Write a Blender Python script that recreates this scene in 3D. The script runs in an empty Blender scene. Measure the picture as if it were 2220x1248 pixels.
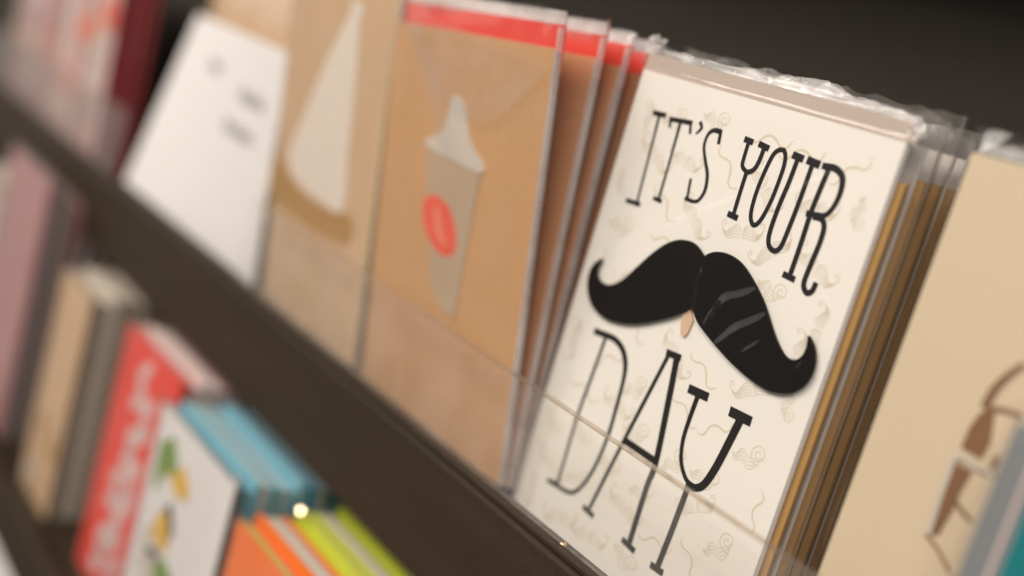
import bpy, bmesh, math, random
from mathutils import Vector, Matrix, noise
random.seed(7)
sc = bpy.context.scene
col = sc.collection
R = math.radians

# ------------------------------------------------------------------ frame of the rack
# rack coordinates: x along the shelf, u up the leaning cards, n out of the rack (metres)
LEAN = R(14)
CL, SL = math.cos(LEAN), math.sin(LEAN)
def vec(x, u, n):            # rack direction / point -> world
    return Vector((x, u*SL - n*CL, u*CL + n*SL))

# ------------------------------------------------------------------ camera
cd = bpy.data.cameras.new('camera'); cam = bpy.data.objects.new('camera', cd); col.objects.link(cam)
CP = (0.34545, 0.18159, 0.31293)
RIGHT, DOWN, FWD = (0.56223, 0.27794, -0.77887), (0.32291, -0.94085, -0.10264), (-0.76133, -0.19380, -0.61873)
r_, d_, f_ = vec(*RIGHT), vec(*DOWN), vec(*FWD)
mw = Matrix.Identity(4)
for i, c in enumerate((r_, -d_, -f_)):
    for k in range(3): mw[k][i] = c[k]
mw.translation = vec(*CP)
cam.matrix_world = mw
cd.sensor_width = 36; cd.lens = 2550/2220*36
cd.clip_start = 0.01; cd.clip_end = 50
cd.dof.use_dof = True; cd.dof.focus_distance = 0.405; cd.dof.aperture_fstop = 2.6
cd.dof.aperture_blades = 0
sc.camera = cam

# ------------------------------------------------------------------ light: shop ceiling lamps and soft room light
w = bpy.data.worlds.new('World'); sc.world = w; w.use_nodes = True
bg = w.node_tree.nodes['Background']; bg.inputs[0].default_value = (1.0, 0.90, 0.80, 1); bg.inputs[1].default_value = 0.20
def area(name, loc, target, size, energy, colour=(1, .92, .82)):
    l = bpy.data.lights.new(name, 'AREA'); l.shape = 'DISK'; l.size = size; l.energy = energy; l.color = colour
    o = bpy.data.objects.new(name, l); col.objects.link(o); o.location = loc
    o.rotation_euler = (Vector(target)-Vector(loc)).to_track_quat('-Z', 'Y').to_euler()
    return o
for x, y, e in ((-0.45, -1.35, 23), (-1.45, -1.2, 18), (1.25, -0.95, 21)):
    area('ceiling_panel', (x, y, 1.75), (0, 0, 0.1), .8, e)
area('streak_lamp', (-3.1, -1.3, 1.2), (0, 0, .1), 1.8, 9, (1, .95, .90))  # unseen lamp, added to draw streaks on the film folds
area('ridge_glint_lamp', (-2.8, -.75, .85), (0, 0, .1), .14, 4, (1, .93, .86))  # small unseen lamp, added for a bright line along a film ridge
for i, (x, y, z, e) in enumerate(((0.55, -0.9, 1.7, 4), (-0.35, -0.75, 1.8, 4), (-1.0, -0.85, 1.7, 4), (0.1, -1.7, 1.8, 4))):
    area('ceiling_spot', (x, y, z), (x*.3-.1, 0, 0.05), 0.07, e, (1, .88, .74))

vs = sc.view_settings
vs.view_transform = 'Standard'; vs.look = 'None'; vs.exposure = 0; vs.gamma = 1
sc.cycles.use_denoising = True
sc.cycles.transparent_max_bounces = 48
sc.cycles.max_bounces = 10
sc.cycles.sample_clamp_indirect = 6

# ------------------------------------------------------------------ materials
def srgb(r, g, b):
    f = lambda c: (c/255/12.92 if c/255 < .04045 else ((c/255+.055)/1.055)**2.4)
    return (f(r), f(g), f(b))
MATS = {}
def paper(name, c, rough=.6, var=.06, scale=60, bump=.02, spec=.3, stretch=(1, 1, 1), fibres=0):
    m = bpy.data.materials.new(name); m.use_nodes = True; nt = m.node_tree; N = nt.nodes; L = nt.links
    b = N['Principled BSDF']; b.inputs['Roughness'].default_value = rough; b.inputs['Specular IOR Level'].default_value = spec
    tc = N.new('ShaderNodeTexCoord'); mp = N.new('ShaderNodeMapping'); mp.inputs['Scale'].default_value = stretch
    L.new(tc.outputs['Object'], mp.inputs[0])
    nz = N.new('ShaderNodeTexNoise'); nz.inputs['Scale'].default_value = scale; nz.inputs['Detail'].default_value = 6
    L.new(mp.outputs[0], nz.inputs[0])
    mix = N.new('ShaderNodeMix'); mix.data_type = 'RGBA'
    mix.inputs[6].default_value = tuple(max(0, v*(1-var)) for v in c)+(1,)
    mix.inputs[7].default_value = tuple(min(1, v*(1+var)) for v in c)+(1,)
    L.new(nz.outputs[0], mix.inputs[0]); out = mix.outputs[2]
    if fibres:
        n2 = N.new('ShaderNodeTexNoise'); n2.inputs['Scale'].default_value = 1400; n2.inputs['Detail'].default_value = 3
        L.new(tc.outputs['Object'], n2.inputs[0])
        cr = N.new('ShaderNodeValToRGB'); cr.color_ramp.elements[0].position = .36; cr.color_ramp.elements[1].position = .5
        cr.color_ramp.elements[0].color = (1-fibres,)*3+(1,); cr.color_ramp.elements[1].color = (1, 1, 1, 1)
        L.new(n2.outputs[0], cr.inputs[0])
        mu = N.new('ShaderNodeMix'); mu.data_type = 'RGBA'; mu.blend_type = 'MULTIPLY'; mu.inputs[0].default_value = 1
        L.new(out, mu.inputs[6]); L.new(cr.outputs[0], mu.inputs[7]); out = mu.outputs[2]
    L.new(out, b.inputs['Base Color'])
    if bump:
        bp = N.new('ShaderNodeBump'); bp.inputs['Strength'].default_value = bump*10; bp.inputs['Distance'].default_value = .0002
        n3 = N.new('ShaderNodeTexNoise'); n3.inputs['Scale'].default_value = 900; L.new(tc.outputs['Object'], n3.inputs[0])
        L.new(n3.outputs[0], bp.inputs['Height']); L.new(bp.outputs[0], b.inputs['Normal'])
    MATS[name] = m
    return m
def film(name, tint=(1, 1, 1), haze=.006, rough=.04, ior=1.45, gain=1.0, scuff=0, body=(.85, .83, .82)):
    m = bpy.data.materials.new(name); m.use_nodes = True; nt = m.node_tree; N = nt.nodes; L = nt.links
    N.remove(N['Principled BSDF']); out = N['Material Output']
    tr = N.new('ShaderNodeBsdfTransparent'); tr.inputs[0].default_value = (*tint, 1)
    gl = N.new('ShaderNodeBsdfGlossy'); gl.inputs['Roughness'].default_value = rough; gl.inputs[0].default_value = (gain, gain, gain, 1)
    lw = N.new('ShaderNodeLayerWeight'); lw.inputs[0].default_value = .5     # thin sheet: same reflection from both sides (Schlick)
    pw = N.new('ShaderNodeMath'); pw.operation = 'POWER'; pw.inputs[1].default_value = 5; L.new(lw.outputs['Facing'], pw.inputs[0])
    f0 = ((ior-1)/(ior+1))**2
    fr = N.new('ShaderNodeMath'); fr.operation = 'MULTIPLY_ADD'; fr.inputs[1].default_value = 1-f0; fr.inputs[2].default_value = f0
    L.new(pw.outputs[0], fr.inputs[0])
    mx = N.new('ShaderNodeMixShader'); L.new(fr.outputs[0], mx.inputs[0]); L.new(tr.outputs[0], mx.inputs[1]); L.new(gl.outputs[0], mx.inputs[2])
    df = N.new('ShaderNodeBsdfDiffuse'); df.inputs[0].default_value = (*body, 1)
    m2 = N.new('ShaderNodeMixShader'); m2.inputs[0].default_value = haze
    if scuff:
        tc = N.new('ShaderNodeTexCoord'); nz = N.new('ShaderNodeTexNoise'); nz.inputs['Scale'].default_value = 55; nz.inputs['Detail'].default_value = 5
        L.new(tc.outputs['Object'], nz.inputs[0])
        mr = N.new('ShaderNodeMapRange'); mr.inputs[1].default_value = .35; mr.inputs[2].default_value = .75
        mr.inputs[3].default_value = haze*(1-scuff); mr.inputs[4].default_value = haze*(1+scuff)
        L.new(nz.outputs[0], mr.inputs[0]); L.new(mr.outputs[0], m2.inputs[0])
    L.new(mx.outputs[0], m2.inputs[1]); L.new(df.outputs[0], m2.inputs[2])
    L.new(m2.outputs[0], out.inputs[0]); MATS[name] = m
    return m

cream = paper('cream_card', (.765, .735, .69), .55, .025, 25, .03)
edge_white = paper('white_card_edge', (.80, .79, .80), .5, .02, 40)
motif_ink = paper('pale_tan_ink', (.64, .56, .43), .6, .05, 80)
ink = paper('black_ink', (.010, .008, .008), .45, .3, 200, .02)
black_gloss = paper('black_glossy_card', (.005, .0035, .003), .4, .2, 40, .02, .12)
tan_tab = paper('tan_foam', (.60, .42, .30), .8, .05, 300)
kraft = paper('kraft_card', (.54, .305, .14), .75, .06, 30, .05, .25, fibres=.2)
kraft_env = paper('kraft_envelope', (.43, .25, .09), .75, .10, 25, .05, .25, (1, 1, .3), fibres=.1)
kraft_brightened = paper('brightened_kraft_card', (.66, .33, .17), .75, .06, 30, .05, .25, fibres=.1)  # kraft brightened and reddened to offset shade between the fanned cards
kraft_red = paper('red_brown_kraft', (.36, .15, .075), .75, .08, 30, .05)
tan_paper = paper('tan_paper', (.55, .37, .22), .7, .08, 30, .04, fibres=.06)
red = paper('red_paper', (.72, .045, .025), .5, .06, 30)
rose = paper('pale_rose_paper', (.62, .47, .46), .6, .05, 30)
white = paper('white_paper', (.66, .64, .64), .6, .02, 20)
grey_ink = paper('grey_ink', (.33, .31, .31), .6, .1, 60)
offwhite = paper('offwhite_ink', (.69, .61, .53), .6, .05, 60)
cup_grey = paper('warm_grey_ink', (.43, .32, .22), .6, .05, 60)
lid_grey = paper('pale_grey_ink', (.55, .49, .43), .6, .06, 60)
disc_red = paper('coral_ink', (.74, .10, .055), .5, .06, 60)
disc_mark = paper('pale_coral_ink', (.74, .22, .13), .5, .05, 60)
ochre = paper('ochre_ink', (.38, .21, .06), .6, .08, 60)
beige = paper('beige_card', (.585, .475, .34), .6, .03, 12, .03)
brown_ink = paper('brown_ink', (.20, .10, .05), .6, .2, 120)
pale_edge = paper('pale_edge', (.60, .48, .31), .6, .05, 50)
grey_border = paper('blue_grey_border', (.19, .20, .21), .5, .05, 40)
teal = paper('teal_card', (.005, .17, .19), .45, .1, 40)
dark_ink = paper('dark_navy_ink', (.02, .025, .035), .45, .1, 40)
pink = paper('dusty_pink_paper', (.42, .22, .22), .6, .12, 50)
crimson = paper('crimson_paper', (.40, .03, .04), .55, .2, 40, stretch=(1, 1, .2))
violet = paper('dusky_violet_paper', (.16, .12, .17), .6, .15, 40)
grey_paper = paper('warm_grey_paper', (.30, .25, .20), .6, .08, 40)
stone = paper('stone_white_paper', (.52, .47, .40), .6, .05, 40)
sky_blue = paper('sky_blue_paper', (.17, .40, .50), .55, .12, 50)
deep_blue = paper('deep_blue_paper', (.05, .20, .30), .55, .12, 50)
pale_blue = paper('pale_blue_paper', (.36, .46, .50), .55, .1, 50)
lime = paper('lime_paper', (.50, .56, .05), .55, .06, 40)
orange = paper('orange_paper', (.78, .17, .03), .55, .06, 40)
green = paper('leaf_green_ink', (.16, .26, .05), .6, .1, 60)
gold = paper('golden_yellow_ink', (.62, .38, .05), .6, .1, 60)
tangerine = paper('soft_orange_ink', (.58, .22, .12), .6, .1, 60)
laminate = paper('dark_brown_laminate', (.034, .0225, .0135), .55, .28, 30, .02, .2, (.25, 3, 3), fibres=.3)
black_panel = paper('charcoal_back_panel', (.033, .027, .021), .65, .25, 25, .01, .2, (.4, 2, 2))
void_black = paper('black_board', (.002, .0016, .0015), .9, .2, 20, .0, .0)
steel = bpy.data.materials.new('brass'); steel.use_nodes = True
steel.node_tree.nodes['Principled BSDF'].inputs['Metallic'].default_value = 1
steel.node_tree.nodes['Principled BSDF'].inputs['Roughness'].default_value = .12
steel.node_tree.nodes['Principled BSDF'].inputs['Base Color'].default_value = (.85, .65, .42, 1)
clear = film('clear_sleeve_film', (.99, .99, .99), .001, .085)
clear_far = film('clear_sleeve_film_creased', (.975, .97, .97), .035, .10, scuff=.5)  # part of the diffuse haze imitates a reflected sheen
milky = film('milky_seal_strip', (.95, .93, .90), .80, .25, scuff=.04, body=(.55, .46, .41))
milky_lite = film('cloudy_film', (.95, .95, .95), .38, .12, scuff=.5)
fold_film = film('folded_film', (.98, .98, .98), .055, .12, scuff=.3)
rosy_film = film('rosy_film', (.97, .93, .93), .35, .12, scuff=.3)
acrylic = film('clear_acrylic', (.998, .995, .99), .042, .03, 1.2, scuff=.4)  # diffuse haze stands in for bright surroundings mirrored in the lip
acrylic_edge = film('acrylic_edge', (.80, .74, .66), .06, .2)

# ------------------------------------------------------------------ mesh helpers (local x, u, n -> x, -n, u)
class MB:
    def __init__(s): s.v = []; s.f = []; s.mi = []
    def pt(s, x, u, n): s.v.append((x, -n, u)); return len(s.v)-1
    def face(s, ids, m=0): s.f.append(tuple(ids)); s.mi.append(m)
    def box(s, x0, x1, u0, u1, n0, n1, m=0):
        a = [s.pt(x, u, n) for n in (n0, n1) for u in (u0, u1) for x in (x0, x1)]
        for q in ((4, 5, 7, 6), (1, 0, 2, 3), (0, 4, 6, 2), (5, 1, 3, 7), (6, 7, 3, 2), (0, 1, 5, 4)): s.face([a[i] for i in q], m)
    def prism(s, poly, n0, n1, m=0, me=None):
        a = sum(poly[i][0]*poly[(i+1) % len(poly)][1]-poly[(i+1) % len(poly)][0]*poly[i][1] for i in range(len(poly)))
        if a < 0: poly = poly[::-1]
        k = len(poly); f = [s.pt(x, u, n1) for x, u in poly]; b = [s.pt(x, u, n0) for x, u in poly]
        s.face(f, m); s.face(b[::-1], m)
        for i in range(k): s.face((f[i], b[i], b[(i+1) % k], f[(i+1) % k]), m if me is None else me)
    def ribbon(s, pts, ws, n, m=0):
        k = len(pts); L = []; Rr = []
        for i, (x, u) in enumerate(pts):
            p = Vector(pts[max(0, i-1)]); q = Vector(pts[min(k-1, i+1)]); d = (q-p)
            if d.length < 1e-9: d = Vector((1, 0))
            d.normalize(); t = i/(k-1)*(len(ws)-1); j = min(int(t), max(0, len(ws)-2))
            wd = ws[0] if len(ws) == 1 else ws[j]*(1-(t-j))+ws[j+1]*(t-j)
            L.append(s.pt(x-d.y*wd/2, u+d.x*wd/2, n)); Rr.append(s.pt(x+d.y*wd/2, u-d.x*wd/2, n))
        for i in range(k-1): s.face((Rr[i], Rr[i+1], L[i+1], L[i]), m)
    def build(s, name, mats, parent=None, smooth=False):
        me = bpy.data.meshes.new(name); me.from_pydata(s.v, [], s.f)
        if not isinstance(mats, (list, tuple)): mats = [mats]
        for m in mats: me.materials.append(m)
        me.polygons.foreach_set('material_index', s.mi)
        if smooth: me.polygons.foreach_set('use_smooth', [True]*len(s.f))
        me.update()
        o = bpy.data.objects.new(name, me); col.objects.link(o); o.parent = parent
        return o
def smooth_line(pts, sub=7):
    out = []
    P = [Vector(p) for p in pts]; closed = (P[0]-P[-1]).length < 1e-6
    for i in range(len(P)-1):
        p0 = P[i-1] if i else (P[-2] if closed else P[0]); p1 = P[i]; p2 = P[i+1]
        p3 = P[i+2] if i+2 < len(P) else (P[1] if closed else P[-1])
        for k in range(sub):
            t = k/sub
            q = .5*((2*p1)+(p2-p0)*t+(2*p0-5*p1+4*p2-p3)*t*t+(3*p1-p0-3*p2+p3)*t**3)
            out.append((q.x, q.y))
    out.append(tuple(P[-1])); return out
def smooth_loop(pts, sub=4): return smooth_line(list(pts)+[pts[0]], sub)[:-1]

def thing(name, label, cat, frame, group=None):
    x0, u0, n0, fw, ro, ya = frame
    fw, ro, ya = R(fw), R(ro), R(ya)
    ex, eu, en = Vector((1, 0, 0)), Vector((0, 1, 0)), Vector((0, 0, 1))
    ex, eu = ex*math.cos(ro)+eu*math.sin(ro), eu*math.cos(ro)-ex*math.sin(ro)
    ex, en = ex*math.cos(ya)+en*math.sin(ya), en*math.cos(ya)-ex*math.sin(ya)
    eu, en = eu*math.cos(fw)+en*math.sin(fw), en*math.cos(fw)-eu*math.sin(fw)
    o = bpy.data.objects.new(name, None); col.objects.link(o); o.empty_display_size = .01
    M = Matrix.Identity(4)
    for i, c in enumerate((vec(*ex), -vec(*en), vec(*eu))):
        for k in range(3): M[k][i] = c[k]
    M.translation = vec(x0, u0, n0); o.matrix_world = M
    o['label'] = label; o['category'] = cat
    if group: o['group'] = group
    return o

def sheet(name, mats, parent, w, h, t, n=0., x0=0., u0=0., bow=0., nx=6, nu=8, puff=0., face=0, edge=0, taper=0.):
    """a sheet of board: front at n, thickness t, gently bowed"""
    b = MB(); F = {}; B = {}
    for j in range(nu+1):
        for i in range(nx+1):
            a, c = i/nx, j/nu
            k = bow*(math.sin(math.pi*a)*math.sin(math.pi*c*.9+.1))
            pf = puff*(math.sin(math.pi*a)**.6)*(math.sin(math.pi*c)**.6)
            F[i, j] = b.pt(x0+w*a, u0+h*c, n+k+pf*.3); B[i, j] = b.pt(x0+w*a, u0+h*c, n+k-t-pf)
    for j in range(nu):
        for i in range(nx):
            b.face((F[i, j], F[i+1, j], F[i+1, j+1], F[i, j+1]), face)
            b.face((B[i+1, j], B[i, j], B[i, j+1], B[i+1, j+1]), edge)
    for i in range(nx):
        b.face((F[i, nu], F[i+1, nu], B[i+1, nu], B[i, nu]), edge); b.face((F[i+1, 0], F[i, 0], B[i, 0], B[i+1, 0]), edge)
    for j in range(nu):
        b.face((F[nx, j], B[nx, j], B[nx, j+1], F[nx, j+1]), edge); b.face((B[0, j], F[0, j], F[0, j+1], B[0, j+1]), edge)
    return b.build(name, mats, parent)

def sleeve(name, mat, parent, w, h, front, back, x0=0., u0=0., nx=14, nu=18, amp=.0004, seed=0, ridges=(), pinch=.008, jag=.0015, fq=28):
    """film pouch: front and back skins joined round the sides, pinched and crinkled at the top"""
    b = MB(); rows = []
    def wr(x, u, s):
        v = noise.noise(Vector((x*fq, u*fq*.7, seed*7.3+s)))+.5*noise.noise(Vector((x*fq*2.6+u*fq*1.2, u*fq*.8, seed*3.1+s+9)))
        return v*amp
    for j in range(nu+1):
        c = j/nu; ring = []
        tp = max(0., 1-(1-c)*h/pinch) if pinch else 0.
        for side in (0, 1):
            for i in range(nx+1):
                a = i/nx if side == 0 else 1-i/nx
                x = x0+w*a; u = u0+h*c
                ed = min(1, min(a, 1-a)*w/.004)
                mid = (front+back)/2
                n = front if side == 0 else back
                n = mid+(n-mid)*(.35+.65*math.sin(ed*math.pi/2))
                n = n*(1-tp*.8)+mid*tp*.8 + wr(x, u, side)*(.3+.7*ed)*(1+2.5*tp)
                if side == 0:
                    for (ax, au, bx, bu, wd, hh) in ridges:
                        A = Vector((ax, au)); D = Vector((bx-ax, bu-au)); P = Vector((x, u))-A
                        t = max(0, min(1, P.dot(D)/D.length_squared)); dist = (P-D*t).length
                        n += hh*math.exp(-(dist/wd)**2)*math.sin(math.pi*(.06+.88*t))**.35
                if j == nu: u += jag*(noise.noise(Vector((x*120, seed, 2)))+.6*noise.noise(Vector((x*400, seed, 5))))
                ring.append(b.pt(x, u, n))
        rows.append(ring)
    K = len(rows[0])
    for j in range(nu):
        for i in range(K):
            k = (i+1) % K
            b.face((rows[j][i], rows[j][k], rows[j+1][k], rows[j+1][i]))
    return b.build(name, mat, parent, True)

def crumple(name, mat, parent, cx, cu, cn, w, h, seed, amp=.002, nx=14, nu=6):
    b = MB(); g = {}
    for j in range(nu+1):
        for i in range(nx+1):
            a, c = i/nx-.5, j/nu
            z = noise.noise(Vector((a*6, c*4, seed)))*amp+noise.noise(Vector((a*15, c*9, seed+4)))*amp*.6
            du = noise.noise(Vector((a*9, c*2, seed+8)))*h*.35*c
            g[i, j] = b.pt(cx+a*w, cu+c*h*(1-.4*abs(a)*2)+du, cn+z)
    for j in range(nu):
        for i in range(nx): b.face((g[i, j], g[i+1, j], g[i+1, j+1], g[i, j+1]))
    return b.build(name, mat, parent, True)

# ------------------------------------------------------------------ tables: drawn strokes and cut outlines, millimetres on their card
UP = {'I': [([1.88], [(12.35, 172.26), (19.7, 172.66)], 0), ([1.45, 1.11, 1.2], [(16.14, 172.26), (17.38, 155.74), (18.62, 138.6)], 1), ([1.71], [(12.35, 137.39), (20.7, 137.8)], 0)], 'T': [([1.71], [(21.91, 171.87), (34.17, 172.98)], 0), ([1.2], [(33.26, 172.92), (34.63, 168.99)], 0), ([1.2], [(22.6, 172.03), (23.44, 168.79)], 0), ([1.45, 1.11, 1.28], [(28.08, 172.5), (28.76, 158.57), (29.31, 142.65)], 1), ([1.54], [(26.34, 142.13), (31.22, 142.05)], 0)], 'apostrophe': [([1.54, 1.28, 0.6], [(37.71, 174.28), (39.34, 172.26), (37.44, 169.64)], 1)], 'S': [([1.45], [(48.87, 173.85), (49.81, 168.66)], 0), ([1.88, 1.54, 1.28, 1.28, 1.45, 1.54, 1.37, 1.28, 1.11], [(49.03, 173.04), (45.38, 172.77), (43.38, 170.51), (43.41, 166.19), (46.25, 161.46), (49.19, 157.16), (50.44, 151.71), (48.98, 147.53), (46.43, 146.38), (43.59, 146.47)], 1), ([1.2], [(41.93, 153.8), (43.32, 146.39)], 0), ([1.37], [(41.99, 146.32), (46.58, 146.28)], 0)], 'Y': [([2.05], [(60.82, 173.24), (65.25, 172.97)], 0), ([2.05], [(67.84, 173.17), (72.92, 172.61)], 0), ([1.54], [(63.22, 172.7), (63.36, 167.51), (63.91, 164.15), (66.66, 162.62)], 1), ([1.71], [(70.82, 172.44), (70.36, 166.83), (69.08, 163.87), (66.52, 162.51)], 1), ([1.62], [(66.6, 162.54), (66.71, 155.08), (67.01, 146.92)], 1), ([2.05], [(64.24, 146.9), (69.37, 146.55)], 0)], 'O': [([1.62], [(78.62, 173.65), (75.9, 171.77), (74.6, 166.53), (73.78, 159.09), (73.91, 152.54), (74.95, 148.32), (77.26, 146.42), (79.44, 148.94), (81.06, 155.93), (81.59, 163.23), (81.55, 168.98), (80.56, 172.44), (78.62, 173.65)], 1)], 'U': [([2.39], [(83.58, 173.12), (88.63, 172.77)], 0), ([2.56], [(90.06, 172.99), (95.86, 172.54)], 0), ([1.79], [(86.26, 172.51), (85.89, 164.04), (85.02, 155.01), (84.93, 146.1), (86.27, 142.05), (89.28, 140.86), (91.36, 142.95), (92.05, 148.93), (92.6, 159.5), (92.85, 172.17)], 1)], 'R': [([2.05], [(96.77, 172.71), (100.61, 172.71)], 0), ([2.22, 2.22, 2.05, 1.71, 1.71, 2.05], [(97.79, 172.64), (102.1, 173.03), (105.81, 171.28), (107.12, 167.11), (106.76, 162.16), (104.84, 158.16), (101.25, 156.99), (96.84, 156.37)], 1), ([1.88], [(99.83, 172.64), (99.09, 164.27), (98.66, 156.24), (98.9, 145.99), (98.85, 134.73)], 1), ([2.05], [(95.85, 134.88), (101.38, 134.63)], 0), ([1.96], [(99.98, 156.09), (103.63, 156.23), (105.58, 153.99), (106.0, 148.86), (105.38, 140.72), (105.25, 134.67), (107.38, 132.26), (109.37, 133.42), (109.76, 136.53)], 1)]}
DN = {'D': [([2.43], [(17.06, 85.04), (24.87, 85.88)], 0), ([1.49], [(24.46, 85.37), (23.49, 67.81), (22.5, 49.93), (23.16, 22.4)], 1), ([2.24, 2.43, 2.43, 1.87, 1.68, 1.68, 1.68, 1.68, 1.68], [(22.37, 85.63), (29.27, 86.16), (35.02, 84.24), (38.88, 79.74), (40.52, 73.53), (41.33, 62.63), (41.67, 51.0), (40.17, 38.21), (36.9, 28.29), (32.15, 22.57), (23.77, 21.14), (16.83, 20.68)], 1), ([1.59], [(16.6, 20.56), (24.09, 22.22)], 0)], 'A': [([2.43], [(56.92, 91.62), (64.66, 92.21)], 0), ([1.68], [(58.59, 91.77), (54.61, 73.06), (50.37, 53.25), (47.09, 37.31), (43.83, 20.75)], 1), ([2.8, 2.8, 2.61, 2.43, 2.43], [(62.59, 92.53), (65.54, 74.82), (68.81, 52.8), (68.33, 42.6), (68.84, 19.74)], 1), ([2.71], [(50.61, 53.54), (68.68, 53.32)], 0), ([2.15], [(40.43, 20.88), (47.53, 20.16)], 0), ([2.33], [(64.83, 19.91), (72.57, 19.02)], 0)], 'Y': [([3.08], [(72.4, 83.81), (82.43, 84.51)], 0), ([3.36], [(93.19, 84.1), (103.45, 84.59)], 0), ([2.05, 1.77, 1.68, 1.68, 1.87], [(77.69, 83.29), (77.39, 74.27), (77.68, 65.83), (80.02, 58.74), (84.79, 54.08), (89.54, 53.5)], 1), ([3.17, 3.08, 2.99, 2.61, 2.05], [(98.8, 83.37), (97.34, 74.11), (95.38, 63.44), (92.9, 56.06), (89.66, 53.23), (86.66, 52.39)], 1), ([2.43], [(86.45, 52.86), (86.53, 48.81), (85.91, 34.03), (85.03, 19.3)], 1), ([2.43], [(81.56, 18.79), (88.38, 19.0)], 0)]}
MOU = [(11.01, 112.77), (10.11, 109.54), (10.65, 106.4), (13.47, 104.4), (17.51, 104.3), (21.2, 105.62), (24.45, 107.93), (28.17, 112.35), (32.18, 117.81), (36.48, 123.29), (41.04, 127.91), (45.75, 131.03), (50.28, 132.54), (54.54, 132.73), (58.18, 131.57), (61.24, 129.92), (62.74, 131.18), (65.5, 132.78), (69.08, 133.8), (73.44, 133.93), (77.77, 133.16), (81.72, 131.5), (85.52, 129.29), (89.26, 126.83), (93.14, 123.84), (97.05, 120.06), (100.95, 116.13), (104.69, 112.93), (108.29, 110.78), (111.46, 110.26), (113.9, 111.34), (115.43, 113.59), (115.63, 116.64), (114.95, 119.96), (117.41, 118.35), (119.64, 115.65), (120.88, 112.07), (120.95, 108.01), (119.5, 104.07), (116.68, 100.97), (113.04, 98.86), (108.31, 97.54), (102.94, 97.41), (96.36, 98.18), (88.49, 99.87), (81.76, 101.88), (74.65, 104.4), (68.03, 107.24), (63.29, 110.85), (61.03, 108.91), (56.29, 105.31), (49.9, 101.42), (43.18, 97.77), (35.97, 94.68), (29.67, 92.96), (23.72, 92.1), (18.0, 92.46), (12.88, 94.33), (9.23, 97.39), (6.87, 101.55), (6.2, 105.79), (7.49, 109.67)]
TAB = [(58.97, 108.93), (61.92, 110.28), (65.02, 106.87), (64.44, 102.12), (63.47, 99.92), (61.54, 100.16), (60.31, 102.85)]
CUP = {'lid': [(54.44, 150.49), (59.7, 151.22), (64.54, 148.43), (69.04, 140.4), (74.17, 132.54), (81.96, 128.15), (82.94, 123.52), (59.73, 125.05), (38.55, 127.36), (38.69, 130.45), (48.6, 134.12), (52.8, 140.78)], 'body': [(39.18, 128.08), (61.48, 125.37), (82.17, 123.95), (78.73, 94.15), (75.36, 58.64), (64.72, 59.69), (53.97, 67.22), (44.78, 100.68)], 'disc': [(48.45, 107.26), (56.12, 106.81), (63.08, 103.63), (67.97, 97.65), (70.42, 91.15), (69.0, 85.71), (62.88, 83.15), (55.08, 84.32), (47.24, 88.7), (42.44, 94.94), (40.83, 100.87), (43.1, 105.11)], 'mark': [(50.77, 101.57), (53.96, 102.67), (59.42, 92.61), (63.2, 88.79), (60.52, 87.31), (53.45, 92.24)], 'fold': [(7.13, 184.07), (67.97, 178.32), (116.45, 172.66), (116.99, 167.49), (102.25, 154.82), (86.85, 144.56), (68.25, 144.15), (47.42, 148.91), (26.9, 165.31)], 'fold_strip': [(18.71, 176.56), (30.59, 175.68), (56.35, 141.33), (64.76, 126.96), (53.81, 126.99), (41.11, 143.0)]}
SAIL = {'sail': [(97.34, 179.11), (104.46, 170.28), (107.65, 139.7), (108.58, 107.87), (110.75, 80.23), (87.69, 78.58), (59.29, 80.84), (42.23, 90.44), (55.79, 117.28), (74.79, 149.59)], 'hull': [(27.02, 90.59), (53.85, 79.4), (88.28, 76.3), (118.32, 80.02), (119.45, 66.11), (91.8, 62.54), (58.05, 62.69), (23.67, 66.15)], 'pennant': [(94.17, 181.97), (106.26, 181.44), (105.92, 173.78), (96.39, 173.47)]}
BULB = {'arc': [(38.27, 138.34), (35.16, 133.63), (32.86, 128.5), (32.03, 122.52)], 'b1': [(31.51, 120.88), (34.95, 122.67), (37.2, 114.25), (36.41, 108.92), (29.83, 109.4), (30.03, 115.24)], 'b2': [(29.89, 104.37), (35.21, 104.49), (34.16, 97.78), (33.98, 92.6), (32.46, 83.0), (30.91, 82.91), (30.25, 92.15)], 'loop': [(32.53, 122.03), (37.54, 124.22), (43.13, 124.6)], 'loop2': [(29.79, 106.5), (34.38, 106.52), (39.74, 106.26), (40.51, 111.57)], 'stem': [(33.87, 94.73), (37.02, 92.72), (40.5, 91.64)], 'edge': [(41.82, 106.57), (35.16, 106.47), (29.53, 106.37), (29.19, 100.4), (29.33, 91.69), (29.88, 81.92)], 'tail': [(29.46, 81.39), (33.87, 79.62), (39.89, 75.31)]}

PADS = ((.028, .102), (.046, .114), (.092, .112))
def m_(pts): return [(x/1000, u/1000) for x, u in pts]

# ------------------------------------------------------------------ the rack
XL, XR = -1.5, .62
rack = thing('display_rack', 'dark brown tiered card rack with clear acrylic lips', 'display rack', (0, 0, 0, 0, 0, 0))
def rack_box(name, mat, x0, x1, u0, u1, n0, n1, bev=.0012):
    b = MB(); b.box(x0, x1, u0, u1, n0, n1); o = b.build(name, mat, rack)
    if bev:
        md = o.modifiers.new('bevel', 'BEVEL'); md.width = bev; md.segments = 2
    return o
rack_box('back_panel', black_panel, XL, XR, -.012, .34, -.062, -.050, 0)
rack_box('upper_shelf_floor', laminate, XL, XR, .298, .310, -.0495, .0455)
rack_box('upper_fascia', laminate, XL, XR, .288, .330, .046, .0545, .002)
rack_box('shelf_floor', laminate, XL, XR, -.012, -.001, -.0495, .0255)
rack_box('fascia', laminate, XL, XR, -.0345, .0165, .026, .0345, .002)
rack_box('lip_channel', laminate, XL, XR, .0168, .0195, .0262, .0340, .0008)
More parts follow.
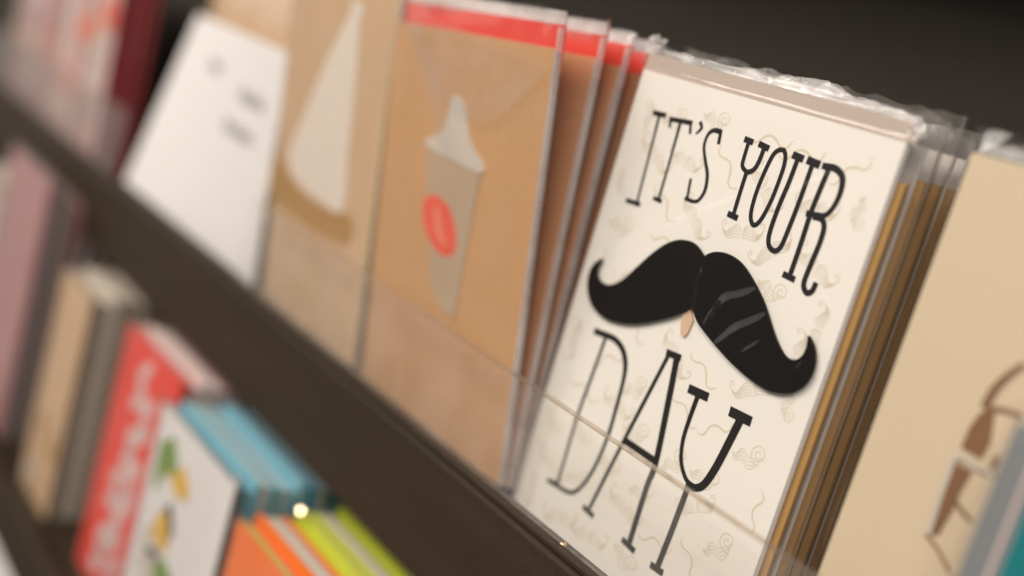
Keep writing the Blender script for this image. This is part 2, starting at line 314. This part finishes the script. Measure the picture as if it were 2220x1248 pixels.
for xa, xb in ((XL, -.462), (-.236, XR)):           # one clear lip per run of pockets
    rack_box('lip', acrylic, xa, xb, .0198, .0632, .0285, .0315, .0004)
    rack_box('lip_edge', acrylic_edge, xa, xb, .0634, .0640, .0284, .0316, 0)
rack_box('lower_back_panel', black_panel, XL, XR, -.21, -.0125, -.018, -.008)
rack_box('lower_shelf_floor', laminate, XL, XR, -.21, -.1955, -.0078, .0715)
rack_box('lower_fascia', laminate, XL, XR, -.222, -.186, .0718, .081, .002)
rack_box('bottom_back_panel', black_panel, XL, XR, -.42, -.2105, .035, .045)
sb = MB(); prev = None
for j in range(5):
    rr = .0013*math.cos(j*math.pi/8); zz = .0011*math.sin(j*math.pi/8)
    ring = [sb.pt(rr*math.cos(a*math.pi/6), zz, rr*math.sin(a*math.pi/6)) for a in range(12)]
    if prev:
        for a in range(12): sb.face((prev[a], prev[(a+1) % 12], ring[(a+1) % 12], ring[a]))
    prev = ring
sb.face(prev)
so = sb.build('screw', steel, rack, True); so.location = (.0662, -.0302, .0196)

# ------------------------------------------------------------------ the moustache card and its stack
W, H = .1245, .187
def moustache_card(i, n, dx, label, group):
    t = thing('greeting_card', label, 'greeting card', (dx, 0.0005, n, 0, 0, 0), group)
    return t
t = thing('greeting_card', "cream card reading IT'S YOUR DAY round a raised black moustache", 'greeting card', (0, 0.0002, 0, 0, 0, 0))
card = sheet('card', [cream, edge_white], t, W, H, .0009, edge=1, nx=2, nu=2)
sheet('inner_leaf', edge_white, t, W+.0003, H, .0011, n=-.0010, nx=2, nu=2)
lay = 0
for tab in (UP, DN):
    for key, strokes in tab.items():
        b = MB()
        for ws, pts, sm in strokes:
            P = m_(pts)
            if sm: P = smooth_line(P, 6)
            b.ribbon(P, [a*1.06/1000 for a in ws], .00012+lay*.000006); lay = (lay+1) % 9
        b.build('letter' if key != 'apostrophe' else 'apostrophe', ink, card)
b = MB(); b.prism(smooth_loop(m_(MOU), 3), .0009, .0018); mo = b.build('moustache', black_gloss, t)
b = MB(); b.prism(smooth_loop([(x*.97+2.2, u*.97+2.6) for x, u in MOU][::2], 2) and [(x/1000, u/1000) for x, u in TAB], .0001, .0008); b.build('foam_tab', tan_tab, t)
for (x, u) in PADS:
    b = MB(); b.box(x-.004, x+.004, u-.003, u+.003, .0001, .00088); b.build('foam_pad', tan_tab, t)
# faint printed moustaches
def motif_mesh(kind):
    b = MB(); k = [0]
    def line(P, ws):
        b.ribbon(smooth_line(P, 4), ws, .00007+k[0]*.000003); k[0] += 1
    for s in (-1, 1):
        if kind == 0:                                  # hatched handlebar: nested strands and an upturned curl
            for r in range(5):
                v = r/4-.5
                line([(s*.0004, v*.0030), (s*.0022, .0010+v*.0042), (s*.0046, .0002+v*.0036), (s*.0068, -.0006+v*.0020), (s*.0086, .0008+v*.0008), (s*.0094, .0026)], [.0002, .00026, .0002])
            line([(s*.0094, .0026), (s*.0092, .0040), (s*.0080, .0043), (s*.0076, .0034), (s*.0083, .0029)], [.00026, .0002])
        elif kind == 1 and s > 0:                      # one solid wave
            line([(-.0085, .0010), (-.0070, -.0006), (-.0048, -.0004), (-.0024, .0014), (0, .0018), (.0024, .0006), (.0046, -.0014), (.0070, -.0012), (.0086, .0010)], [.0002, .0007, .0006, .0008, .0006, .0002])
        elif kind == 2 and s > 0:                      # spiral with trailing strands
            line([((.0004+.0030*q/22)*math.cos(q*.5), (.0004+.0030*q/22)*math.sin(q*.5)) for q in range(23)], [.0003])
            for r in range(4):
                line([(.0006*r, -.0034+.0009*r), (-.0034, -.0052+.0012*r), (-.0064, -.0028+.0011*r), (-.0088, -.0036+.0007*r), (-.0104, -.0014)], [.0002, .00028, .0002])
    me = b.build('printed_moustache', motif_ink, None)
    d = me.data; bpy.data.objects.remove(me); return d
mms = [motif_mesh(k) for k in range(3)]
rm = random.Random(4)
spots = []
for r_i in range(11):
    for c_i in range(6):
        spots.append((.013+.0198*c_i+(.006 if r_i % 2 else -.002)+rm.uniform(-.003, .003), .012+.0163*r_i+rm.uniform(-.003, .003)))
for i, (x, u) in enumerate(spots):
    side = not (.0125 < x < W-.0125)                   # near the edges the printed moustaches stand on end
    if not (.008 < u < H-.006): continue
    if side: x = min(max(x, .007), W-.007); u = min(max(u, .012), H-.012)
    o = bpy.data.objects.new('printed_moustache', mms[rm.randrange(3)]); col.objects.link(o); o.parent = card
    s = rm.uniform(.95, 1.15); o.location = (x, 0, u); o.rotation_euler = (0, rm.choice((-1, 1))*1.57+rm.uniform(-.12, .12) if side else rm.uniform(-.75, .75), 0)
    if side: s *= .85
    o.scale = (s, 1, s)
sheet('envelope', kraft_env, t, W+.0035, H-.012, .0016, n=-.0026, x0=-.0005, puff=.0016)
rid = [(.0416, .1334, .0692, .1521, .0016, .0012), (.0889, .1589, .1084, .1735, .0013, .0007),
       (.0655, .1240, .0700, .1060, .0026, .0012), (.0735, .1030, .0800, .1180, .0030, .0014), (.0800, .1180, .0930, .1262, .0028, .0012),
       (.0805, .1000, .0888, .1105, .0030, .0014), (.0888, .1105, .1000, .1200, .0028, .0013), (.0920, .1010, .1040, .1145, .0034, .0013), (.1150, .1010, .1190, .1116, .0020, .0009)]
sleeve('sleeve', clear, t, W+.0065, H+.0075, .0036, -.0056, x0=-.0018, u0=-.0002, nx=110, nu=150, amp=.00032, seed=3, ridges=rid, pinch=.006)
sheet('seal_strip', milky, t, W+.003, .0064, .0003, n=-.0003, x0=0, u0=H+.0001, nx=10, nu=2)
crumple('flap', milky_lite, t, W*.5, H+.0063, -.0002, W*1.02, .0036, 3, .0009, 60, 5)
crumple('film_corner', milky_lite, t, .004, H+.0085, .001, .010, .0055, 9, .004, 14, 8)
crumple('film_corner', milky_lite, t, W+.002, H+.002, .000, .006, .006, 19, .004, 10, 6)
MS = [(-.0085, .0012, .004), (-.0165, .0005, .006), (-.0245, .0016, .001), (-.0325, .0008, .003)]
for i, (n, dx, dh) in enumerate(MS):
    q = thing('greeting_card', 'kraft backed card in clear sleeve, %s behind the moustache card' % ('first', 'second', 'third', 'last')[i], 'greeting card', (dx, .0004, n, 0, 0, 0), 'cards stacked behind the moustache card')
    sheet('card', [cream, edge_white], q, W, H, .0016, edge=1, nx=2, nu=2)
    sheet('envelope', kraft_env, q, W+.0030+.0008*(i % 2), H-.010, .0016, n=-.0022, x0=-.0005, puff=.0012)
    sleeve('sleeve', clear_far, q, W+.006, H+.006+dh, .0016, -.0050, x0=-.0015, nx=30, nu=30, amp=.0005, seed=20+i, pinch=.012, jag=.003)
    crumple('flap', milky_lite, q, W*(.62-.05*i), H+.0015, -.001, W*.7, .0075+dh*.6, 31+i, .0022, 40, 5)

# ------------------------------------------------------------------ cup cards
def cup_card(frame, label, group=None, full=False, seed=0):
    t = thing('greeting_card', label, 'greeting card', frame, group)
    w, h = .119, .178
    c = sheet('card', [kraft if full else kraft_brightened, rose], t, w, h, .0010, bow=.0012 if full else 0, edge=1, nx=8, nu=8)
    sheet('inner_leaf', [kraft_red, kraft_red], t, w-.001, h-.001, .0016, n=-.0014, nx=2, nu=2)
    sheet('red_strip', red, t, w, .0175, .0005, n=-.0034, u0=h-.0085, nx=8, nu=2)
    sheet('seal_strip', rosy_film, t, w, .0048, .0003, n=-.0034, u0=h+.0092, nx=8, nu=2)
    sleeve('sleeve', clear_far, t, w+.005, h+.0145, .0022, -.0048, x0=-.0020, nx=34, nu=44, amp=.0009, seed=seed, pinch=.012, jag=.0016, fq=22)
    sheet('sleeve_seam', rosy_film, t, .0016, h+.008, .0020, n=.0002, x0=w+.0006, nx=1, nu=6)
    if full:
        for key, n in (('fold', .0034), ('fold_strip', .0037)):
            b = MB(); P = smooth_loop(m_(CUP[key]), 3); b.face([b.pt(x, u, n+.0006*math.sin(x*90)) for x, u in P]); b.build('sleeve_fold', fold_film, t)
        for nm, mat, key, n in (('cup_print', cup_grey, 'body', .0014), ('lid_print', lid_grey, 'lid', .00145), ('badge_print', disc_red, 'disc', .0015), ('badge_mark', disc_mark, 'mark', .00155)):
            b = MB(); b.prism(smooth_loop(m_(CUP[key]), 3) if key != 'body' else m_(CUP[key]), n-.0014, n); b.build(nm, mat, c)
    return t
cup_card((-.121, .002, .008, 8.6, 3.5, 0), 'kraft card printed with a lidded grey takeaway cup and red badge', None, True, 41)
for i, (n, fw, ro) in enumerate(((.0040, 3.6, 3.2), (.0002, .9, 2.8), (-.0036, -2.0, 2.6))):
    cup_card((-.1205, .002, n, fw, ro, 0), 'red topped kraft card in sleeve, %s behind the takeaway cup card' % ('first', 'second', 'last')[i], 'cards fanned behind the cup card', False, 50+i)

# ------------------------------------------------------------------ sail cards
def sail_card(frame, label, group=None, full=False, seed=0):
    t = thing('greeting_card', label, 'greeting card', frame, group)
    w, h = .109, .196
    c = sheet('card', [tan_paper, pale_edge], t, w, h, .0012, edge=1, nx=6, nu=6)
    sheet('envelope', pale_edge, t, w+.002, h-.004, .0020, n=-.0018, nx=4, nu=4, puff=.001)
    sleeve('sleeve', clear_far, t, w+.006, h+.008, .0018, -.0048, x0=-.002, nx=20, nu=24, amp=.0008, seed=seed, pinch=.012, fq=22)
    sheet('sleeve_seam', pale_edge, t, .0030, h, .0020, n=.0002, x0=w+.0006, nx=1, nu=4)
    if full:
        b = MB(); b.prism(smooth_loop([(x-.027, u) for x, u in m_(SAIL['hull'])], 3), .00005, .0002); b.build('hull_print', ochre, c)
        b = MB(); b.prism(smooth_loop([(x-.027, u) for x, u in m_(SAIL['sail'])], 2), .00005, .0003); b.build('sail_print', offwhite, c)
        b = MB(); b.prism([(x-.027, u) for x, u in m_(SAIL['pennant'])], .00005, .00035); b.build('pennant_print', offwhite, c)
    return t
sail_card((-.243, .001, .008, 8.6, 0, 0), 'tan kraft card printed with a white sailing boat on ochre', None, True, 61)
for i, (n, fw) in enumerate(((.003, 6.5), (-.002, 4.0), (-.007, 1.2))):
    sail_card((-.241+.003*i, .001, n, fw, 0, 0), 'pale edged kraft card, %s behind the sailing boat card' % ('first', 'second', 'last')[i], 'cards behind the sailing boat card', False, 70+i)

# ------------------------------------------------------------------ white twisted sheet in front of the sailing boat card
t = thing('notice_card', 'blank looking white card with three small grey lines of print', 'card', (-.452, .012, .014, 0, 0, 0))
b = MB(); TLc, TRc, BLc, BRc = Vector((0, .130, -.014)), Vector((.200, .132, .010)), Vector((0.0, .0, .012)), Vector((.206, .0, .001))
def bil(a, c): return (BLc*(1-a)+BRc*a)*(1-c)+(TLc*(1-a)+TRc*a)*c
g = {}
for k, dn in enumerate((0, -.0008)):
    for j in range(9):
        for i in range(9):
            p = bil(i/8, j/8); g[k, i, j] = b.pt(p.x, p.y, p.z+dn)
for j in range(8):
    for i in range(8):
        b.face((g[0, i, j], g[0, i+1, j], g[0, i+1, j+1], g[0, i, j+1])); b.face((g[1, i+1, j], g[1, i, j], g[1, i, j+1], g[1, i+1, j+1]))
for i in range(8):
    b.face((g[0, i, 8], g[0, i+1, 8], g[1, i+1, 8], g[1, i, 8])); b.face((g[0, i+1, 0], g[0, i, 0], g[1, i, 0], g[1, i+1, 0]))
    b.face((g[0, 8, i], g[1, 8, i], g[1, 8, i+1], g[0, 8, i+1])); b.face((g[1, 0, i], g[0, 0, i], g[0, 0, i+1], g[1, 0, i+1]))
b.build('sheet', white, t)
for (a0, a1, c0, n_) in ((.33, .45, .80, 4), (.66, .88, .74, 6), (.60, .84, .58, 7)):
    b = MB(); P = []
    for q in range(n_*4+1):
        a = a0+(a1-a0)*q/(n_*4); c = c0+.030*math.sin(q*math.pi/2+.4)*(1 if q % 3 else .5)
        p = bil(a, c); P.append((p, 0))
    ids = []
    for p, _ in P: ids.append((b.pt(p.x, p.y-.0018, p.z+.0006), b.pt(p.x, p.y+.0018, p.z+.0006)))
    for q in range(len(ids)-1): b.face((ids[q][0], ids[q+1][0], ids[q+1][1], ids[q][1]))
    b.build('printed_line', grey_ink, t)

for i in range(3):
    q = thing('greeting_card', 'tall tan kraft card, %s behind the white notice card' % ('first', 'second', 'last')[i], 'greeting card', (-.462+.002*i, .001, -.012-.009*i, 0, 0, 0), 'tan cards behind the white notice card')
    sheet('card', [tan_paper, pale_edge], q, .185, .192-.002*i, .0016, edge=1, nx=3, nu=3)
    sheet('envelope', kraft_env, q, .186, .182, .002, n=-.002, nx=3, nu=3, puff=.001)
    sleeve('sleeve', clear_far, q, .190, .199, .0016, -.0050, x0=-.002, nx=16, nu=18, amp=.0007, seed=140+i, pinch=.012, fq=22)

# ------------------------------------------------------------------ pink and red cards at the far end of the shelf
def blobs(parent, name, mats, w, h, n, count, rx, ru, seed, n0=.00006):
    r = random.Random(seed)
    for i in range(count):
        cx, cu = r.uniform(rx, w-rx), r.uniform(ru, h-ru); k = 11; ph = r.uniform(0, 9)
        sx, su = r.uniform(.5, 1)*rx, r.uniform(.5, 1)*ru
        P = [(cx+sx*math.cos(a)*(1+.3*math.sin(2*a+ph)), cu+su*math.sin(a)*(1+.25*math.cos(3*a+ph))) for a in [q*math.tau/k for q in range(k)]]
        b = MB(); b.prism(P, 0, n0+i*.00004); b.build(name, mats[i % len(mats)], parent)
def far_card(frame, label, mat, side, group=None, deco=None, w=.13, h=.17):
    t = thing('greeting_card', label, 'greeting card', frame, group)
    c = sheet('card', [mat, side], t, w, h, .0012, edge=1, nx=2, nu=2)
    sheet('envelope', side, t, w+.001, h-.004, .0022, n=-.0016, nx=2, nu=2, puff=.001)
    sleeve('sleeve', clear_far, t, w+.005, h+.008, .0018, -.0046, x0=-.002, nx=12, nu=14, amp=.0008, seed=int(abs(frame[0])*1000), pinch=.012, fq=22)
    if deco: deco(c, w, h)
    return t
def stripes(c, w, h):
    for i, (a0, a1, mat) in enumerate(((.0, .10, stone), (.30, .36, tangerine), (.44, .62, pink), (.66, .84, stone), (.86, .90, pink))):
        b = MB(); b.prism([(w*a0, .02), (w*a1, .02), (w*a1, h*.98), (w*a0, h*.98)], 0, .0001); b.build('printed_stripe', mat, c)
    blobs(c, 'printed_blot', [tangerine, disc_red, grey_paper, pink, disc_red], w, h*.9, 0, 12, .014, .018, 5, .00016)
far_card((-.672, .001, .020, 2, 0, 0), 'pink and white striped card with red blots beside the black gap', rose, crimson, None, stripes)
for i in range(3):
    far_card((-.669+.002*i, .001, .013-.007*i, 1, 0, 0), 'crimson edged card, %s behind the pink striped card' % ('first', 'second', 'last')[i], crimson, crimson, 'cards behind the pink striped card')
far_card((-.84, .001, .016, 2, 0, 0), 'greyish pink mottled card at the far end of the shelf', pink, grey_paper, None, lambda c, w, h: blobs(c, 'printed_blot', [stone, rose, grey_paper, tangerine], w, h, 0, 14, .016, .02, 9, .0001), .15)

# ------------------------------------------------------------------ beige card and teal card beside the moustache stack
t = thing('greeting_card', 'plain beige card with brown ink drawing right of the moustache stack', 'greeting card', (.147, .0003, 0, 0, 0, 0))
c = sheet('card', [beige, pale_edge], t, .125, .1895, .0012, edge=1, nx=6, nu=6, bow=.001)
sheet('envelope', kraft_env, t, .127, .182, .002, n=-.0018, nx=3, nu=3, puff=.001)
sleeve('sleeve', clear, t, .131, .197, .0022, -.0048, x0=-.0022, nx=60, nu=80, amp=.0012, seed=81, pinch=.010, fq=24)
crumple('flap', milky_lite, t, .045, .1900, -.0002, .085, .0045, 83, .0015, 30, 4)
for key, ws in (('arc', [1.3, 2.6]), ('loop', [1.2]), ('loop2', [1.8]), ('stem', [1.2]), ('edge', [1.7]), ('tail', [.9])):
    b = MB(); b.ribbon(smooth_line(m_(BULB[key]), 6), [a/1000 for a in ws], .0013 if key != 'edge' else .0014); b.build('drawn_line', brown_ink if key != 'edge' else stone, c)
for key in ('b1', 'b2'):
    b = MB(); b.prism(m_(BULB[key]), .0004, .0013); b.build('drawn_patch', brown_ink, c)
for i in range(2):
    q = thing('greeting_card', 'beige card in sleeve, %s behind the brown ink drawing card' % ('first', 'last')[i], 'greeting card', (.148, .0003, -.010-.009*i, 0, 0, 0), 'cards behind the brown drawing card')
    sheet('card', [beige, pale_edge], q, .125, .187, .0016, edge=1, nx=2, nu=2)
    sheet('envelope', kraft_env, q, .127, .180, .002, n=-.0022, nx=3, nu=3, puff=.001)
    sleeve('sleeve', clear_far, q, .131, .195, .0016, -.0048, x0=-.0022, nx=16, nu=20, amp=.0006, seed=85+i, pinch=.010, fq=24)
t = thing('greeting_card', 'teal card with blue grey border in front of the beige card', 'greeting card', (.1985, .0003, .0195, 0, 0, 0))
c = sheet('card', [grey_border, stone], t, .11, .1265, .0012, edge=1, nx=2, nu=2)
b = MB(); b.box(.0105, .11-.010, .012, .1165, 0, .00012); b.build('teal_field', teal, c)
b = MB(); b.box(.0072, .0082, .009, .1195, 0, .00010); b.build('pink_line', rose, c)
for rr_, mat, nn in ((.020, dark_ink, .0002), (.0165, stone, .00026), (.0145, dark_ink, .00032)):
    b = MB(); b.prism([(.036+rr_*math.cos(a*math.tau/28), .079+rr_*math.sin(a*math.tau/28)) for a in range(28)], .0001, nn); b.build('printed_ring', mat, c)
sleeve('sleeve', clear, t, .115, .131, .0018, -.0030, x0=-.002, nx=16, nu=20, amp=.0006, seed=91, pinch=.010, fq=24)

# ------------------------------------------------------------------ lower shelf
FU = -.1950
ORD = ('first', 'second', 'third', 'fourth', 'fifth', 'sixth', 'seventh', 'eighth', 'ninth', 'tenth')
def lower_stack(x0, w, front_n, back_n, hf, hb, front, backs, names, lab_front, lab_back, group, deco=None, roll=0, side=None):
    """a front card with its own look and the envelopes and cards stacked behind it"""
    t = thing('greeting_card', lab_front, 'greeting card', (x0, FU, front_n, 0, roll, 0))
    c = sheet('card', [front, side or front], t, w, hf, .0012, edge=1, nx=3, nu=3)
    sleeve('sleeve', clear_far, t, w+.004, hf+.005, .0016, -.0030, x0=-.002, nx=12, nu=14, amp=.0007, seed=int(x0*900), pinch=.010, fq=24)
    if deco: deco(c, w, hf)
    k = len(backs)
    for i, mat in enumerate(backs):
        a = (i+.35)/k
        q = thing('greeting_card', '%s card, %s behind the %s' % (mat.name.replace('_paper', '').replace('_', ' '), ORD[i], lab_back), 'greeting card', (x0+.001*((i*7) % 3), FU, front_n+(back_n-front_n)*a, 0, roll, 0), group)
        hh = hf+(hb-hf)*a+.0015*((i*5) % 3-1)
        gap = abs(front_n-back_n)/k
        sheet('card', mat, q, w, hh, gap*.42, nx=2, nu=2)
        sheet('envelope', (stone if i % 2 else mat) if i % 3 else backs[(i+1) % k], q, w-.001, hh-.0015, gap*.45, n=-gap*.44, nx=2, nu=2)
        if i % 2 == 0: sleeve('sleeve', clear_far, q, w+.004, hh+.004, .0012, -.0032, x0=-.002, nx=10, nu=10, amp=.0007, seed=100+i, pinch=.010, fq=24)
# lime and orange
lower_stack(-.112, .125, .062, .004, .133, .137, orange, [lime, orange, stone, orange, lime, lime, stone, lime], None,
            'orange fronted card with lime edges on the lower shelf', 'orange fronted card', 'lime and orange stack')
# white card with green and yellow drawing, blue behind
def garden(c, w, h):
    blobs(c, 'printed_blot', [gold, green, dark_ink, tangerine, gold, stone], w*.70, h*.95, 0, 20, .012, .014, 8, .0001)
lower_stack(-.2180, .1005, .063, .002, .146, .146, white, [deep_blue, sky_blue, sky_blue, pale_blue, sky_blue, deep_blue, sky_blue, sky_blue], None,
            'white card with green and golden drawing, blue cards behind it', 'green and golden drawing card', 'blue card stack', garden, 0, stone)
# red card with pale brush script
def script(c, w, h):
    for i, (x, u, L, wd) in enumerate(((.040, .132, .032, .012), (.056, .116, .030, .012), (.044, .096, .026, .013), (.056, .076, .034, .014), (.036, .066, .028, .013), (.050, .046, .030, .014), (.034, .026, .034, .015), (.058, .020, .026, .013))):
        P = smooth_line([(x-.009, u-L*.45), (x+.003, u-L*.2), (x-.003, u+L*.15), (x+.009, u+L*.5)], 5)
        b = MB(); b.ribbon(P, [wd*.5, wd, wd*.9, wd*.4], .0001+.00002*i); b.build('brush_stroke', rose, c)
lower_stack(-.314, .092, .053, .006, .156, .151, red, [red, rose, rose, pink, rose, red], None,
            'red card with pale brush lettering on the lower shelf', 'red brush lettered card', 'red and rose stack', script)
# tan card
def tanprint(c, w, h):
    blobs(c, 'printed_blot', [ochre, stone, ochre], w, h*.6, 0, 3, .012, .012, 3, .0003)
lower_stack(-.426, .062, .060, .004, .153, .158, tan_paper, [grey_paper, stone, grey_paper, stone, grey_paper, stone], None,
            'tan card with ochre blots, stone white and grey cards behind it', 'tan card with ochre blots', 'stone white stack', tanprint)
lower_stack(-.600, .112, .062, .010, .196, .160, pink, [pink, violet, grey_paper, violet, pink, violet, stone, violet, grey_paper, violet], None,
            'dusty pink card with dusky violet edges on the lower shelf', 'dusty pink card', 'violet and pink stack')
lower_stack(-.74, .125, .060, .006, .150, .150, stone, [grey_paper, stone, grey_paper], None,
            'pale stone card at the far end of the lower shelf', 'pale stone card at the far end', 'grey stack at the far end')
# ------------------------------------------------------------------ a white card one tier further down
t = thing('greeting_card', 'white card topping the stack below the lower shelf edge', 'greeting card', (-.47, -.395, .072, 0, 0, 0))
sheet('card', white, t, .125, .168, .0016, nx=2, nu=2)
sheet('envelope', rose, t, .124, .160, .002, n=-.0018, nx=2, nu=2)

# ------------------------------------------------------------------ metal cap added on the lime stack to imitate a film glint
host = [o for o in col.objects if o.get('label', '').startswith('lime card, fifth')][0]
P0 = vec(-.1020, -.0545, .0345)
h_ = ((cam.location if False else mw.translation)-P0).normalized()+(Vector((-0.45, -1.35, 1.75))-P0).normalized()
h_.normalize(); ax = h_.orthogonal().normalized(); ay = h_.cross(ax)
bpy.context.view_layer.update()
inv = host.matrix_world.inverted(); b = MB(); prev = None
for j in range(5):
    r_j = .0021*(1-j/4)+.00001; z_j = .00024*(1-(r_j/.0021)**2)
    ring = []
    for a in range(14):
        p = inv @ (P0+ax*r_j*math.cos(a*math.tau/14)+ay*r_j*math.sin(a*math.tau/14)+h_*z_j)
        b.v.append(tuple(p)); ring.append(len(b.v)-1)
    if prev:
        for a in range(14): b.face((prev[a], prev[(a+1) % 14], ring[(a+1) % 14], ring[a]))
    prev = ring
b.build('glint_cap', steel, host, True)
